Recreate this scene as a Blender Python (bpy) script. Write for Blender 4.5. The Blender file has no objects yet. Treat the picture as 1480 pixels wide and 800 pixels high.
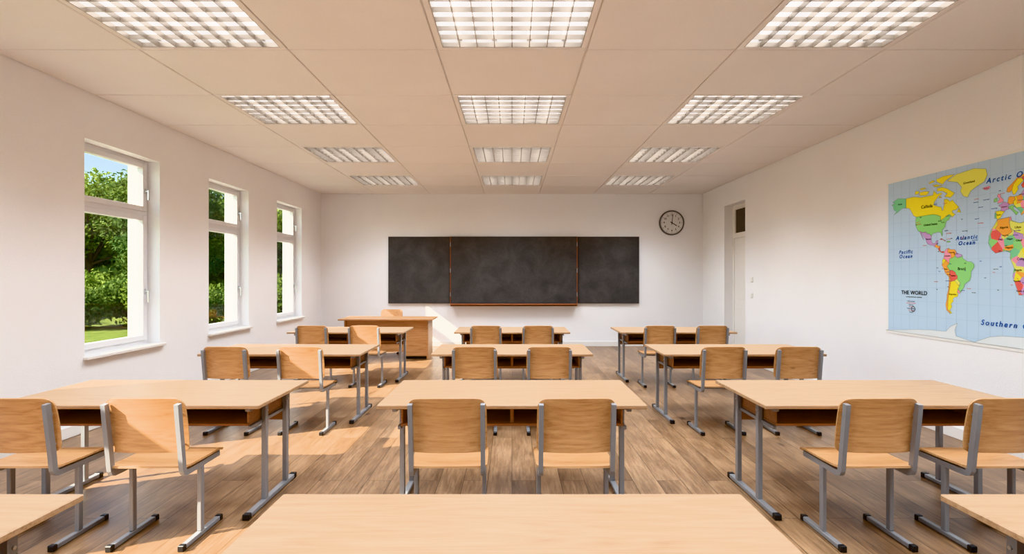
import bpy, math, random
import numpy as np
from mathutils import Vector, Matrix
random.seed(7)
rng = np.random.default_rng(7)
scene = bpy.context.scene
COL = scene.collection

# ------------------------------------------------------------------ room constants
HW = 4.416      # half width
YB = 11.84      # front (blackboard) wall
TY = 1.0727     # ceiling tile depth
TX = 2*HW/7.0   # ceiling tile width
YR = YB - 13*TY # rear wall
CZ = 3.52       # ceiling height
WT = 0.40       # wall thickness

# ------------------------------------------------------------------ materials
def new_mat(name):
    m = bpy.data.materials.new(name); m.use_nodes = True
    nt = m.node_tree
    return m, nt, nt.nodes['Principled BSDF']

def lin(c):
    return tuple(((v/255)/12.92 if v/255 <= .04045 else ((v/255+.055)/1.055)**2.4) for v in c)+(1,)

def plain(name, rgb, rough=.5, metal=0, spec=.5):
    m, nt, b = new_mat(name)
    b.inputs['Base Color'].default_value = lin(rgb)
    b.inputs['Roughness'].default_value = rough
    b.inputs['Metallic'].default_value = metal
    b.inputs['Specular IOR Level'].default_value = spec
    return m

def plaster(name, rgb, rgb2, scale=60, bump=.15):
    m, nt, b = new_mat(name); N = nt.nodes; L = nt.links
    tc = N.new('ShaderNodeTexCoord')
    n1 = N.new('ShaderNodeTexNoise'); n1.inputs['Scale'].default_value = scale; n1.inputs['Detail'].default_value = 5
    n2 = N.new('ShaderNodeTexNoise'); n2.inputs['Scale'].default_value = 1.3; n2.inputs['Detail'].default_value = 3
    L.new(tc.outputs['Object'], n1.inputs['Vector']); L.new(tc.outputs['Object'], n2.inputs['Vector'])
    r = N.new('ShaderNodeValToRGB')
    r.color_ramp.elements[0].position = .3; r.color_ramp.elements[0].color = lin(rgb2)
    r.color_ramp.elements[1].position = .7; r.color_ramp.elements[1].color = lin(rgb)
    mx = N.new('ShaderNodeMath'); mx.operation = 'ADD'
    h = N.new('ShaderNodeMath'); h.operation = 'MULTIPLY'; h.inputs[1].default_value = .5
    h2 = N.new('ShaderNodeMath'); h2.operation = 'MULTIPLY'; h2.inputs[1].default_value = .5
    L.new(n1.outputs['Fac'], h.inputs[0]); L.new(n2.outputs['Fac'], h2.inputs[0])
    L.new(h.outputs[0], mx.inputs[0]); L.new(h2.outputs[0], mx.inputs[1])
    L.new(mx.outputs[0], r.inputs['Fac']); L.new(r.outputs['Color'], b.inputs['Base Color'])
    bp = N.new('ShaderNodeBump'); bp.inputs['Strength'].default_value = bump; bp.inputs['Distance'].default_value = .004
    L.new(n1.outputs['Fac'], bp.inputs['Height']); L.new(bp.outputs['Normal'], b.inputs['Normal'])
    b.inputs['Roughness'].default_value = .85
    b.inputs['Specular IOR Level'].default_value = .25
    return m

def wood(name, c_light, c_mid, c_dark, axis=0, rough=.42, seed=0., knots=True, contrast=1.0):
    """procedural wood, grain along axis (0=x,1=y,2=z)"""
    m, nt, b = new_mat(name); N = nt.nodes; L = nt.links
    tc = N.new('ShaderNodeTexCoord'); oi = N.new('ShaderNodeObjectInfo')
    mul = N.new('ShaderNodeVectorMath'); mul.operation = 'SCALE'; mul.inputs[0].default_value = (7.3, 5.1, 3.7)
    L.new(oi.outputs['Random'], mul.inputs['Scale'])
    add = N.new('ShaderNodeVectorMath'); add.operation = 'ADD'
    L.new(tc.outputs['Object'], add.inputs[0]); L.new(mul.outputs[0], add.inputs[1])
    add2 = N.new('ShaderNodeVectorMath'); add2.operation = 'ADD'; add2.inputs[1].default_value = (seed, seed*.7, seed*1.3)
    L.new(add.outputs[0], add2.inputs[0])
    s = [1, 1, 1]; s[axis] = .05
    mp = N.new('ShaderNodeVectorMath'); mp.operation = 'MULTIPLY'; mp.inputs[1].default_value = tuple(s)
    L.new(add2.outputs[0], mp.inputs[0])
    s2 = [1, 1, 1]; s2[axis] = .09
    mp2 = N.new('ShaderNodeVectorMath'); mp2.operation = 'MULTIPLY'; mp2.inputs[1].default_value = tuple(s2)
    L.new(add2.outputs[0], mp2.inputs[0])
    fine = N.new('ShaderNodeTexNoise'); fine.inputs['Scale'].default_value = 85; fine.inputs['Detail'].default_value = 6; fine.inputs['Roughness'].default_value = .7
    L.new(mp.outputs[0], fine.inputs['Vector'])
    big = N.new('ShaderNodeTexNoise'); big.inputs['Scale'].default_value = 7; big.inputs['Detail'].default_value = 2; big.inputs['Distortion'].default_value = .25
    L.new(mp2.outputs[0], big.inputs['Vector'])
    # growth rings from contour of big noise
    rm = N.new('ShaderNodeMath'); rm.operation = 'MULTIPLY'; rm.inputs[1].default_value = 9
    L.new(big.outputs['Fac'], rm.inputs[0])
    fr = N.new('ShaderNodeMath'); fr.operation = 'PINGPONG'; fr.inputs[1].default_value = .5
    L.new(rm.outputs[0], fr.inputs[0])
    mixf = N.new('ShaderNodeMath'); mixf.operation = 'MULTIPLY_ADD'; mixf.inputs[1].default_value = .35*contrast
    L.new(fr.outputs[0], mixf.inputs[0]); L.new(fine.outputs['Fac'], mixf.inputs[2])
    ramp = N.new('ShaderNodeValToRGB')
    e = ramp.color_ramp.elements
    e[0].position = .28; e[0].color = lin(c_dark)
    e[1].position = .85; e[1].color = lin(c_light)
    k = ramp.color_ramp.elements.new(.55); k.color = lin(c_mid)
    L.new(mixf.outputs[0], ramp.inputs['Fac'])
    last = ramp.outputs['Color']
    if knots:
        s3 = [1, 1, 1]; s3[axis] = .45
        mp3 = N.new('ShaderNodeVectorMath'); mp3.operation = 'MULTIPLY'; mp3.inputs[1].default_value = tuple(s3)
        L.new(add2.outputs[0], mp3.inputs[0])
        vo = N.new('ShaderNodeTexVoronoi'); vo.inputs['Scale'].default_value = 3.2
        L.new(mp3.outputs[0], vo.inputs['Vector'])
        kr = N.new('ShaderNodeValToRGB')
        kr.color_ramp.elements[0].position = .02; kr.color_ramp.elements[0].color = (1, 1, 1, 1)
        kr.color_ramp.elements[1].position = .055; kr.color_ramp.elements[1].color = (0, 0, 0, 1)
        L.new(vo.outputs['Distance'], kr.inputs['Fac'])
        mm = N.new('ShaderNodeMix'); mm.data_type = 'RGBA'
        sc = N.new('ShaderNodeMath'); sc.operation = 'MULTIPLY'; sc.inputs[1].default_value = .55
        L.new(kr.outputs['Color'], sc.inputs[0]); L.new(sc.outputs[0], mm.inputs['Factor'])
        L.new(last, mm.inputs['A']); mm.inputs['B'].default_value = lin(tuple(v*.62 for v in c_dark))
        last = mm.outputs['Result']
    L.new(last, b.inputs['Base Color'])
    bp = N.new('ShaderNodeBump'); bp.inputs['Strength'].default_value = .08; bp.inputs['Distance'].default_value = .002
    L.new(fine.outputs['Fac'], bp.inputs['Height']); L.new(bp.outputs['Normal'], b.inputs['Normal'])
    b.inputs['Roughness'].default_value = rough
    return m

def floor_mat():
    m, nt, b = new_mat('oak_plank_floor'); N = nt.nodes; L = nt.links
    tc = N.new('ShaderNodeTexCoord')
    mp = N.new('ShaderNodeMapping'); mp.inputs['Rotation'].default_value = (0, 0, math.radians(90))
    L.new(tc.outputs['Object'], mp.inputs['Vector'])
    br = N.new('ShaderNodeTexBrick')
    br.inputs['Scale'].default_value = 1; br.inputs['Brick Width'].default_value = 1.7; br.inputs['Row Height'].default_value = .19
    br.inputs['Mortar Size'].default_value = .0022; br.inputs['Mortar Smooth'].default_value = .2; br.offset = .37
    br.inputs['Color1'].default_value = (0, 0, 0, 1); br.inputs['Color2'].default_value = (1, 1, 1, 1); br.inputs['Mortar'].default_value = (.5, .5, .5, 1)
    L.new(mp.outputs[0], br.inputs['Vector'])
    # per plank offset
    sep = N.new('ShaderNodeSeparateColor'); L.new(br.outputs['Color'], sep.inputs[0])
    off = N.new('ShaderNodeVectorMath'); off.operation = 'SCALE'; off.inputs[0].default_value = (13, 29, 7)
    L.new(sep.outputs[0], off.inputs['Scale'])
    add = N.new('ShaderNodeVectorMath'); add.operation = 'ADD'
    L.new(tc.outputs['Object'], add.inputs[0]); L.new(off.outputs[0], add.inputs[1])
    st = N.new('ShaderNodeVectorMath'); st.operation = 'MULTIPLY'; st.inputs[1].default_value = (1, .08, 1)
    L.new(add.outputs[0], st.inputs[0])
    st2 = N.new('ShaderNodeVectorMath'); st2.operation = 'MULTIPLY'; st2.inputs[1].default_value = (1, .3, 1)
    L.new(add.outputs[0], st2.inputs[0])
    fine = N.new('ShaderNodeTexNoise'); fine.inputs['Scale'].default_value = 55; fine.inputs['Detail'].default_value = 7; fine.inputs['Roughness'].default_value = .7
    L.new(st.outputs[0], fine.inputs['Vector'])
    big = N.new('ShaderNodeTexNoise'); big.inputs['Scale'].default_value = 5; big.inputs['Detail'].default_value = 4; big.inputs['Distortion'].default_value = 1.0
    L.new(st2.outputs[0], big.inputs['Vector'])
    f1 = N.new('ShaderNodeMath'); f1.operation = 'MULTIPLY_ADD'; f1.inputs[1].default_value = .6; 
    L.new(fine.outputs['Fac'], f1.inputs[0])
    f2 = N.new('ShaderNodeMath'); f2.operation = 'MULTIPLY'; f2.inputs[1].default_value = .4
    L.new(big.outputs['Fac'], f2.inputs[0]); L.new(f2.outputs[0], f1.inputs[2])
    f3 = N.new('ShaderNodeMath'); f3.operation = 'MULTIPLY_ADD'; f3.inputs[1].default_value = .14
    L.new(sep.outputs[0], f3.inputs[0]); L.new(f1.outputs[0], f3.inputs[2])
    ramp = N.new('ShaderNodeValToRGB'); e = ramp.color_ramp.elements
    e[0].position = .36; e[0].color = lin((72, 52, 36))
    e[1].position = .80; e[1].color = lin((172, 138, 104))
    k = e.new(.57); k.color = lin((127, 97, 70))
    L.new(f3.outputs[0], ramp.inputs['Fac'])
    vo = N.new('ShaderNodeTexVoronoi'); vo.inputs['Scale'].default_value = 2.4
    st3 = N.new('ShaderNodeVectorMath'); st3.operation = 'MULTIPLY'; st3.inputs[1].default_value = (1, .5, 1)
    L.new(add.outputs[0], st3.inputs[0]); L.new(st3.outputs[0], vo.inputs['Vector'])
    kr = N.new('ShaderNodeValToRGB')
    kr.color_ramp.elements[0].position = .025; kr.color_ramp.elements[0].color = (.8, .8, .8, 1)
    kr.color_ramp.elements[1].position = .09; kr.color_ramp.elements[1].color = (0, 0, 0, 1)
    L.new(vo.outputs['Distance'], kr.inputs['Fac'])
    mk = N.new('ShaderNodeMix'); mk.data_type = 'RGBA'; L.new(kr.outputs['Color'], mk.inputs['Factor'])
    L.new(ramp.outputs['Color'], mk.inputs['A']); mk.inputs['B'].default_value = lin((50, 32, 20))
    mm = N.new('ShaderNodeMix'); mm.data_type = 'RGBA'; L.new(br.outputs['Fac'], mm.inputs['Factor'])
    L.new(mk.outputs['Result'], mm.inputs['A']); mm.inputs['B'].default_value = lin((50, 34, 22))
    L.new(mm.outputs['Result'], b.inputs['Base Color'])
    rr = N.new('ShaderNodeMapRange'); rr.inputs['To Min'].default_value = .25; rr.inputs['To Max'].default_value = .42
    L.new(fine.outputs['Fac'], rr.inputs['Value']); L.new(rr.outputs[0], b.inputs['Roughness'])
    bp = N.new('ShaderNodeBump'); bp.inputs['Strength'].default_value = .12; bp.inputs['Distance'].default_value = .003
    L.new(fine.outputs['Fac'], bp.inputs['Height']); L.new(bp.outputs['Normal'], b.inputs['Normal'])
    return m

def board_mat():
    m, nt, b = new_mat('chalkboard_slate'); N = nt.nodes; L = nt.links
    tc = N.new('ShaderNodeTexCoord')
    n1 = N.new('ShaderNodeTexNoise'); n1.inputs['Scale'].default_value = 2.2; n1.inputs['Detail'].default_value = 10; n1.inputs['Roughness'].default_value = .6; n1.inputs['Distortion'].default_value = .5
    n2 = N.new('ShaderNodeTexNoise'); n2.inputs['Scale'].default_value = 30; n2.inputs['Detail'].default_value = 4
    L.new(tc.outputs['Object'], n1.inputs['Vector']); L.new(tc.outputs['Object'], n2.inputs['Vector'])
    a = N.new('ShaderNodeMath'); a.operation = 'MULTIPLY_ADD'; a.inputs[1].default_value = .25
    L.new(n2.outputs['Fac'], a.inputs[0]); L.new(n1.outputs['Fac'], a.inputs[2])
    r = N.new('ShaderNodeValToRGB')
    r.color_ramp.elements[0].position = .48; r.color_ramp.elements[0].color = lin((73, 71, 71))
    r.color_ramp.elements[1].position = .9; r.color_ramp.elements[1].color = lin((94, 92, 91))
    L.new(a.outputs[0], r.inputs['Fac']); L.new(r.outputs['Color'], b.inputs['Base Color'])
    b.inputs['Roughness'].default_value = .75; b.inputs['Specular IOR Level'].default_value = .2
    return m

def emis(name, rgb, strength, base=(240, 240, 240)):
    m, nt, b = new_mat(name)
    b.inputs['Base Color'].default_value = lin(base)
    b.inputs['Emission Color'].default_value = lin(rgb)
    b.inputs['Emission Strength'].default_value = strength
    return m

def glass_mat():
    m = bpy.data.materials.new('window_glass'); m.use_nodes = True
    nt = m.node_tree; N = nt.nodes; L = nt.links; N.clear()
    o = N.new('ShaderNodeOutputMaterial'); t = N.new('ShaderNodeBsdfTransparent'); g = N.new('ShaderNodeBsdfGlossy')
    t.inputs['Color'].default_value = (.96, .98, .97, 1)
    g.inputs['Roughness'].default_value = .02
    mx = N.new('ShaderNodeMixShader'); mx.inputs['Fac'].default_value = .05
    L.new(t.outputs[0], mx.inputs[1]); L.new(g.outputs[0], mx.inputs[2]); L.new(mx.outputs[0], o.inputs['Surface'])
    return m

def leaf_mat(name, c1, c2):
    m = bpy.data.materials.new(name); m.use_nodes = True
    nt = m.node_tree; N = nt.nodes; L = nt.links; N.clear()
    o = N.new('ShaderNodeOutputMaterial'); d = N.new('ShaderNodeBsdfDiffuse'); t = N.new('ShaderNodeBsdfTranslucent')
    tc = N.new('ShaderNodeTexCoord'); n = N.new('ShaderNodeTexNoise'); n.inputs['Scale'].default_value = 2.5; n.inputs['Detail'].default_value = 6
    L.new(tc.outputs['Object'], n.inputs['Vector'])
    r = N.new('ShaderNodeValToRGB'); r.color_ramp.elements[0].position = .35; r.color_ramp.elements[0].color = lin(c1)
    r.color_ramp.elements[1].position = .68; r.color_ramp.elements[1].color = lin(c2)
    L.new(n.outputs['Fac'], r.inputs['Fac']); L.new(r.outputs['Color'], d.inputs['Color']); L.new(r.outputs['Color'], t.inputs['Color'])
    mx = N.new('ShaderNodeMixShader'); mx.inputs['Fac'].default_value = .35
    L.new(d.outputs[0], mx.inputs[1]); L.new(t.outputs[0], mx.inputs[2]); L.new(mx.outputs[0], o.inputs['Surface'])
    return m

M_wall = plaster('white_plaster', (243, 243, 245), (238, 237, 239), 70, .4)
M_reveal = plain('white_reveal_paint', (236, 233, 230), .7)
M_ceil = plaster('ceiling_tile_beige', (234, 230, 229), (228, 223, 221), 90, .2)
M_trim = plain('white_trim_paint', (235, 232, 228), .45)
M_frame = plain('white_window_pvc', (224, 224, 228), .35)
M_floor = floor_mat()
M_board = board_mat()
M_desk = wood('desk_beech', (188, 155, 123), (172, 138, 105), (140, 104, 74), 0, .42, 1.0, contrast=1.0)
M_deskedge = wood('desk_edge_beech', (204, 164, 120), (186, 144, 102), (156, 114, 76), 0, .45, 3.0, knots=False)
M_shelf = wood('shelf_brown_wood', (176, 126, 90), (150, 104, 72), (118, 80, 54), 0, .5, 5.0, knots=False)
M_chair = wood('chair_plywood', (212, 166, 119), (196, 147, 101), (166, 115, 73), 0, .38, 2.0, contrast=1.0)
M_tboard = wood('teacher_desk_wood', (196, 151, 108), (178, 131, 90), (148, 101, 64), 0, .45, 4.0)
M_boardwood = wood('blackboard_frame_wood', (180, 118, 84), (156, 96, 66), (128, 76, 50), 0, .5, 6.0, knots=False)
M_steel = plain('grey_painted_steel', (146, 148, 152), .38, .35)
M_cap = plain('black_plastic_cap', (28, 28, 30), .4)
M_metal = plain('brushed_aluminium', (200, 200, 200), .3, .9)
M_louver = plain('louver_aluminium', (165, 156, 146), .3, .55)
M_fixt = plain('fixture_white_enamel', (238, 238, 238), .4)
M_tube = emis('fluorescent_tube', (255, 250, 246), 3.6)
M_diff = emis('fixture_reflector', (246, 249, 255), .85)
M_glass = glass_mat()
M_hallpane = plain('transom_pane_dark_hallway', (60, 54, 50), .08)  # opaque pane, darkness of the unlit hallway behind is put into its colour
M_black = plain('black_ink', (22, 22, 24), .6)
M_clockface = plain('clock_face_white', (222, 221, 220), .5)
M_clockrim = plain('clock_rim_grey', (120, 120, 122), .3, .6)
M_plastic = plain('white_switch_plastic', (238, 236, 232), .35)
M_chalk = plain('white_chalk', (240, 240, 236), .9)

# ------------------------------------------------------------------ mesh builder
class MB:
    def __init__(s): s.v = []; s.f = []; s.m = []; s.sm = []; s.mats = []
    def mi(s, mat):
        if mat not in s.mats: s.mats.append(mat)
        return s.mats.index(mat)
    def add(s, verts, faces, mat, smooth=False):
        o = len(s.v); s.v += [tuple(p) for p in verts]; k = s.mi(mat)
        for f in faces:
            s.f.append(tuple(i+o for i in f)); s.m.append(k); s.sm.append(smooth)
    def box(s, x0, x1, y0, y1, z0, z1, mat, M=None):
        vs = [(x, y, z) for z in (z0, z1) for y in (y0, y1) for x in (x0, x1)]
        if M: vs = [tuple(M @ Vector(p)) for p in vs]
        s.add(vs, [(0, 2, 3, 1), (4, 5, 7, 6), (0, 1, 5, 4), (2, 6, 7, 3), (0, 4, 6, 2), (1, 3, 7, 5)], mat)
    def bbox(s, x0, x1, y0, y1, z0, z1, mat, b=.003):
        """box with chamfered edges"""
        X = (x0, x1); Y = (y0, y1); Z = (z0, z1)
        vs = []; idx = {}
        for i in (0, 1):
            for j in (0, 1):
                for k in (0, 1):
                    sx = b if i == 0 else -b; sy = b if j == 0 else -b; sz = b if k == 0 else -b
                    idx[(i, j, k, 0)] = len(vs); vs.append((X[i], Y[j]+sy, Z[k]+sz))
                    idx[(i, j, k, 1)] = len(vs); vs.append((X[i]+sx, Y[j], Z[k]+sz))
                    idx[(i, j, k, 2)] = len(vs); vs.append((X[i]+sx, Y[j]+sy, Z[k]))
        F = []
        for a in (0, 1):
            q = [(a, 0, 0), (a, 1, 0), (a, 1, 1), (a, 0, 1)]
            f = [idx[p+(0,)] for p in q]; F.append(f if a == 1 else f[::-1])
            q = [(0, a, 0), (0, a, 1), (1, a, 1), (1, a, 0)]
            f = [idx[p+(1,)] for p in q]; F.append(f if a == 1 else f[::-1])
            q = [(0, 0, a), (1, 0, a), (1, 1, a), (0, 1, a)]
            f = [idx[p+(2,)] for p in q]; F.append(f if a == 1 else f[::-1])
        for a in (0, 1):
            for c in (0, 1):
                F.append([idx[(a, c, 0, 0)], idx[(a, c, 1, 0)], idx[(a, c, 1, 1)], idx[(a, c, 0, 1)]])
                F.append([idx[(a, 0, c, 0)], idx[(a, 1, c, 0)], idx[(a, 1, c, 2)], idx[(a, 0, c, 2)]])
                F.append([idx[(0, a, c, 1)], idx[(1, a, c, 1)], idx[(1, a, c, 2)], idx[(0, a, c, 2)]])
                for d in (0, 1):
                    F.append([idx[(a, c, d, 0)], idx[(a, c, d, 1)], idx[(a, c, d, 2)]])
        s.add(vs, F, mat)
    def sweepYZ(s, path, x, w, t, mat):
        """rectangular tube swept along path [(y,z)..] in plane x; w = size in x, t = in-plane thickness"""
        n = len(path); rings = []
        for i, (y, z) in enumerate(path):
            p = Vector(path[max(i-1, 0)]); q = Vector(path[min(i+1, n-1)]); c = Vector((y, z))
            d1 = (c-p).normalized() if i > 0 else (q-c).normalized()
            d2 = (q-c).normalized() if i < n-1 else d1
            d = (d1+d2).normalized(); nn = Vector((-d.y, d.x)); k = 1/max(.5, d.dot(d1))
            a = c+nn*(t/2*k); b = c-nn*(t/2*k)
            rings.append([(x-w/2, a.x, a.y), (x+w/2, a.x, a.y), (x+w/2, b.x, b.y), (x-w/2, b.x, b.y)])
        vs = [p for r in rings for p in r]; F = []
        for i in range(n-1):
            for j in range(4):
                F.append((i*4+j, i*4+(j+1) % 4, i*4+4+(j+1) % 4, i*4+4+j))
        F.append((3, 2, 1, 0)); F.append(tuple((n-1)*4+j for j in range(4)))
        s.add(vs, F, mat)
    def cyl(s, c, r, h, axis, mat, n=32, r2=None, smooth=True):
        r2 = r if r2 is None else r2
        vs = []
        for k, (rr, hh) in enumerate(((r, 0), (r2, h))):
            for i in range(n):
                a = 2*math.pi*i/n; u, v = rr*math.cos(a), rr*math.sin(a)
                if axis == 2: vs.append((c[0]+u, c[1]+v, c[2]+hh))
                elif axis == 1: vs.append((c[0]+u, c[1]+hh, c[2]+v))
                else: vs.append((c[0]+hh, c[1]+u, c[2]+v))
        s.add(vs, [(i, (i+1) % n, n+(i+1) % n, n+i) for i in range(n)], mat, smooth)
        s.add(vs, [tuple(range(n))[::-1], tuple(range(n, 2*n))], mat, False)
    def shell(s, fn, nu, nv, th, mat):
        """thin curved panel; fn(u,v)-> point on mid surface; thickness along numerically computed normal"""
        P = [[Vector(fn(i/nu, j/nv)) for i in range(nu+1)] for j in range(nv+1)]
        top = []; bot = []
        for j in range(nv+1):
            for i in range(nu+1):
                du = P[j][min(i+1, nu)]-P[j][max(i-1, 0)]; dv = P[min(j+1, nv)][i]-P[max(j-1, 0)][i]
                n = du.cross(dv)
                n = n.normalized() if n.length > 1e-9 else Vector((0, 0, 1))
                top.append(P[j][i]+n*th/2); bot.append(P[j][i]-n*th/2)
        W = nu+1; off = len(top); F = []; E = []
        for j in range(nv):
            for i in range(nu):
                a = j*W+i; F.append((a, a+1, a+W+1, a+W)); F.append((off+a+W, off+a+W+1, off+a+1, off+a))
        s.add(top+bot, F, mat, True)
        border = [i for i in range(nu)]+[j*W+nu for j in range(nv)]+[nv*W+i for i in range(nu, 0, -1)]+[j*W for j in range(nv, 0, -1)]
        nb = len(border)
        for k in range(nb):
            a = border[k]; b2 = border[(k+1) % nb]; E.append((a, off+a, off+b2, b2))
        s.add(top+bot, E, M_deskedge if mat is M_chair else mat, False)
    def mesh(s, name):
        me = bpy.data.meshes.new(name); me.from_pydata(s.v, [], s.f)
        for m in s.mats: me.materials.append(m)
        me.polygons.foreach_set('material_index', s.m); me.polygons.foreach_set('use_smooth', s.sm)
        me.update()
        return me

def obj(name, me, loc=(0, 0, 0), rotz=0, parent=None):
    o = bpy.data.objects.new(name, me); o.location = loc; o.rotation_euler = (0, 0, rotz); COL.objects.link(o)
    if parent: o.parent = parent
    return o

def fixnormals(me):
    import bmesh
    bm = bmesh.new(); bm.from_mesh(me); bmesh.ops.recalc_face_normals(bm, faces=bm.faces); bm.to_mesh(me); bm.free()

# ------------------------------------------------------------------ room shell
b = MB(); b.box(-HW-WT, HW+WT, YR-.3, YB+.3, -.12, 0, M_floor); obj('floor', b.mesh('floor'))

WW = 1.13; WZ0 = .77; WZ1 = 3.04
wins = [5.29+2.165*k for k in (-3, -2, -1, 0, 1, 2)]
b = MB(); x0, x1 = -HW-WT, -HW
b.box(x0, x1, YR-.3, YB+.3, -.12, WZ0, M_wall); b.box(x0, x1, YR-.3, YB+.3, WZ1, CZ+.3, M_wall)
edges = [YR-.3]
for w in wins: edges += [w, w+WW]
edges.append(YB+.3)
for i in range(0, len(edges), 2): b.box(x0, x1, edges[i], edges[i+1], WZ0, WZ1, M_wall)
obj('wall_left', b.mesh('wall_left'))

DY0, DY1, DZ = 9.697, 10.644, 3.07
b = MB(); x0, x1 = HW, HW+WT
b.box(x0, x1, YR-.3, DY0, -.12, CZ+.3, M_wall); b.box(x0, x1, DY1, YB+.3, -.12, CZ+.3, M_wall)
b.box(x0, x1, DY0, DY1, DZ, CZ+.3, M_wall)
obj('wall_right', b.mesh('wall_right'))
b = MB(); b.box(-HW, HW, YB, YB+.3, 0, CZ+.3, M_wall); obj('wall_back', b.mesh('wall_back'))
b = MB(); b.box(-HW, HW, YR-.3, YR, 0, CZ+.3, M_wall); obj('wall_front', b.mesh('wall_front'))

# baseboards
def baseboard(name, boxes):
    b = MB()
    for bx in boxes: b.bbox(*bx, M_trim, .004)
    obj(name, b.mesh(name))
BH = .115
baseboard('baseboard_left', [(-HW, -HW+.018, YR, YB, 0, BH)])
baseboard('baseboard_right', [(HW-.018, HW, YR, DY0, 0, BH), (HW-.018, HW, DY1, YB, 0, BH)])
baseboard('baseboard_back', [(-HW+.018, HW-.018, YB-.018, YB, 0, BH)])
baseboard('baseboard_front', [(-HW+.018, HW-.018, YR, YR+.018, 0, BH)])

# ceiling tiles + slab
b = MB(); b.box(-HW-WT, HW+WT, YR-.3, YB+.3, CZ+.16, CZ+.3, M_ceil)
lights = []
g = .011
for r in range(13):
    ya, yb = YB-(r+1)*TY, YB-r*TY
    for c in range(7):
        xa, xb = -HW+c*TX, -HW+(c+1)*TX
        if r % 2 == 1 and c in (1, 3, 5):
            lights.append(((xa+xb)/2, (ya+yb)/2)); continue
        b.bbox(xa+g/2, xb-g/2, ya+g/2, yb-g/2, CZ, CZ+.03, M_ceil, .006)
    # T grid across
for r in range(14):
    yy = YB-r*TY; b.box(-HW, HW, max(yy-.012, YR), min(yy+.012, YB), CZ+.012, CZ+.016, M_ceil)
for c in range(8):
    xx = -HW+c*TX; b.box(max(xx-.012, -HW), min(xx+.012, HW), YR, YB, CZ+.016, CZ+.02, M_ceil)
obj('ceiling', b.mesh('ceiling'))

# light fixtures (recessed louvre luminaires)
lw, ld = TX/2-.004, TY/2-.004
def fixture_mesh():
    b = MB(); iw, idp = lw-.045, ld-.035; H = .13
    b.bbox(-lw, lw, -ld, -idp, 0, .03, M_ceil, .003); b.bbox(-lw, lw, idp, ld, 0, .03, M_ceil, .003)
    b.bbox(-lw, -iw, -idp, idp, 0, .03, M_ceil, .003); b.bbox(iw, lw, -idp, idp, 0, .03, M_ceil, .003)
    # housing sides and top reflector
    b.box(-iw-.004, -iw, -idp, idp, .004, H, M_fixt); b.box(iw, iw+.004, -idp, idp, .004, H, M_fixt)
    b.box(-iw, iw, -idp-.004, -idp, .004, H, M_fixt); b.box(-iw, iw, idp, idp+.004, .004, H, M_fixt)
    b.box(-iw, iw, -idp, idp, H, H+.004, M_diff)
    n = 4
    for k in range(n):
        x = -iw+(k+.5)*2*iw/n
        b.cyl((x, -idp+.03, H-.04), .016, 2*idp-.06, 1, M_tube, 12)
        b.box(x-.02, x+.02, -idp, -idp+.03, H-.07, H, M_fixt); b.box(x-.02, x+.02, idp-.03, idp, H-.07, H, M_fixt)
    nx, ny = 8, 7
    for i in range(nx+1):
        x = -iw+i*2*iw/nx; x = min(max(x, -iw+.003), iw-.003)
        b.box(x-.003, x+.003, -idp, idp, .003, .045, M_louver)
    for j in range(ny+1):
        y = -idp+j*2*idp/ny; y = min(max(y, -idp+.003), idp-.003)
        b.box(-iw, iw, y-.002, y+.002, .005, .043, M_louver)
    return b.mesh('ceiling_light')
fm = fixture_mesh()
al = bpy.data.lights.new('luminaire_lamp', 'AREA'); al.shape = 'RECTANGLE'; al.size = 2*lw-.12; al.size_y = 2*ld-.1
al.energy = 31; al.spread = math.radians(116); al.color = (.82, .91, 1.0)
for (x, y) in lights:
    fo_ = obj('ceiling_light', fm, (x, y, CZ))
    lo = bpy.data.objects.new('lamp', al); COL.objects.link(lo); lo.parent = fo_; lo.location = (0, 0, -.002)

# ------------------------------------------------------------------ windows
def window_mesh():
    """origin: near-bottom corner of opening at inner wall face; x outward negative"""
    b = MB(); W = WW; Z0 = WZ0; Z1 = WZ1
    f0, f1 = -.225, -.155; zb = Z0+.0
    fo = .05
    # fixed frame
    b.bbox(f0, f1, 0, fo, zb, Z1, M_frame); b.bbox(f0, f1, W-fo, W, zb, Z1, M_frame)
    b.bbox(f0, f1, fo, W-fo, Z1-fo, Z1, M_frame); b.bbox(f0, f1, fo, W-fo, zb, zb+.06, M_frame)
    zt = 2.385
    b.bbox(f0, f1, fo, W-fo, zt-.04, zt+.04, M_frame)
    def sash(za, zc):
        s = .062; a, c = f0+.01, f1+.018; y0, y1 = fo-.012, W-fo+.012
        b.bbox(a, c, y0, y0+s, za, zc, M_frame, .005); b.bbox(a, c, y1-s, y1, za, zc, M_frame, .005)
        b.bbox(a, c, y0+s, y1-s, za, za+s, M_frame, .005); b.bbox(a, c, y0+s, y1-s, zc-s, zc, M_frame, .005)
        b.box(a+.03, a+.036, y0+s-.005, y1-s+.005, za+s-.005, zc-s+.005, M_glass)
    sash(zb+.05, zt-.028); sash(zt+.028, Z1-.038)
    # handles on far stile
    for hz, L in ((1.42, .13), (2.66, .11)):
        yy = W-fo-.02
        b.bbox(f1+.018, f1+.026, yy-.014, yy+.014, hz-.035, hz+.035, M_metal, .002)
        b.cyl((f1+.02, yy, hz), .009, .045, 0, M_metal, 12)
        b.bbox(f1+.055, f1+.07, yy-.01, yy+.01, hz-L, hz+.012, M_metal, .003)
    for hz in (1.0, 2.2, 2.5, 2.9):
        b.cyl((f1+.022, fo-.018, hz-.04), .008, .08, 2, M_frame, 10)
    # inner sill and outer sill
    b.bbox(f1-.005, .055, -.02, W+.05, Z0-.028, Z0+.006, M_trim, .006)
    b.bbox(-WT-.05, f0+.005, -.0, W, Z0-.02, Z0+.012, M_metal, .004)
    # reveal lining (painted)
    return b.mesh('window')
wm = window_mesh()
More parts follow.
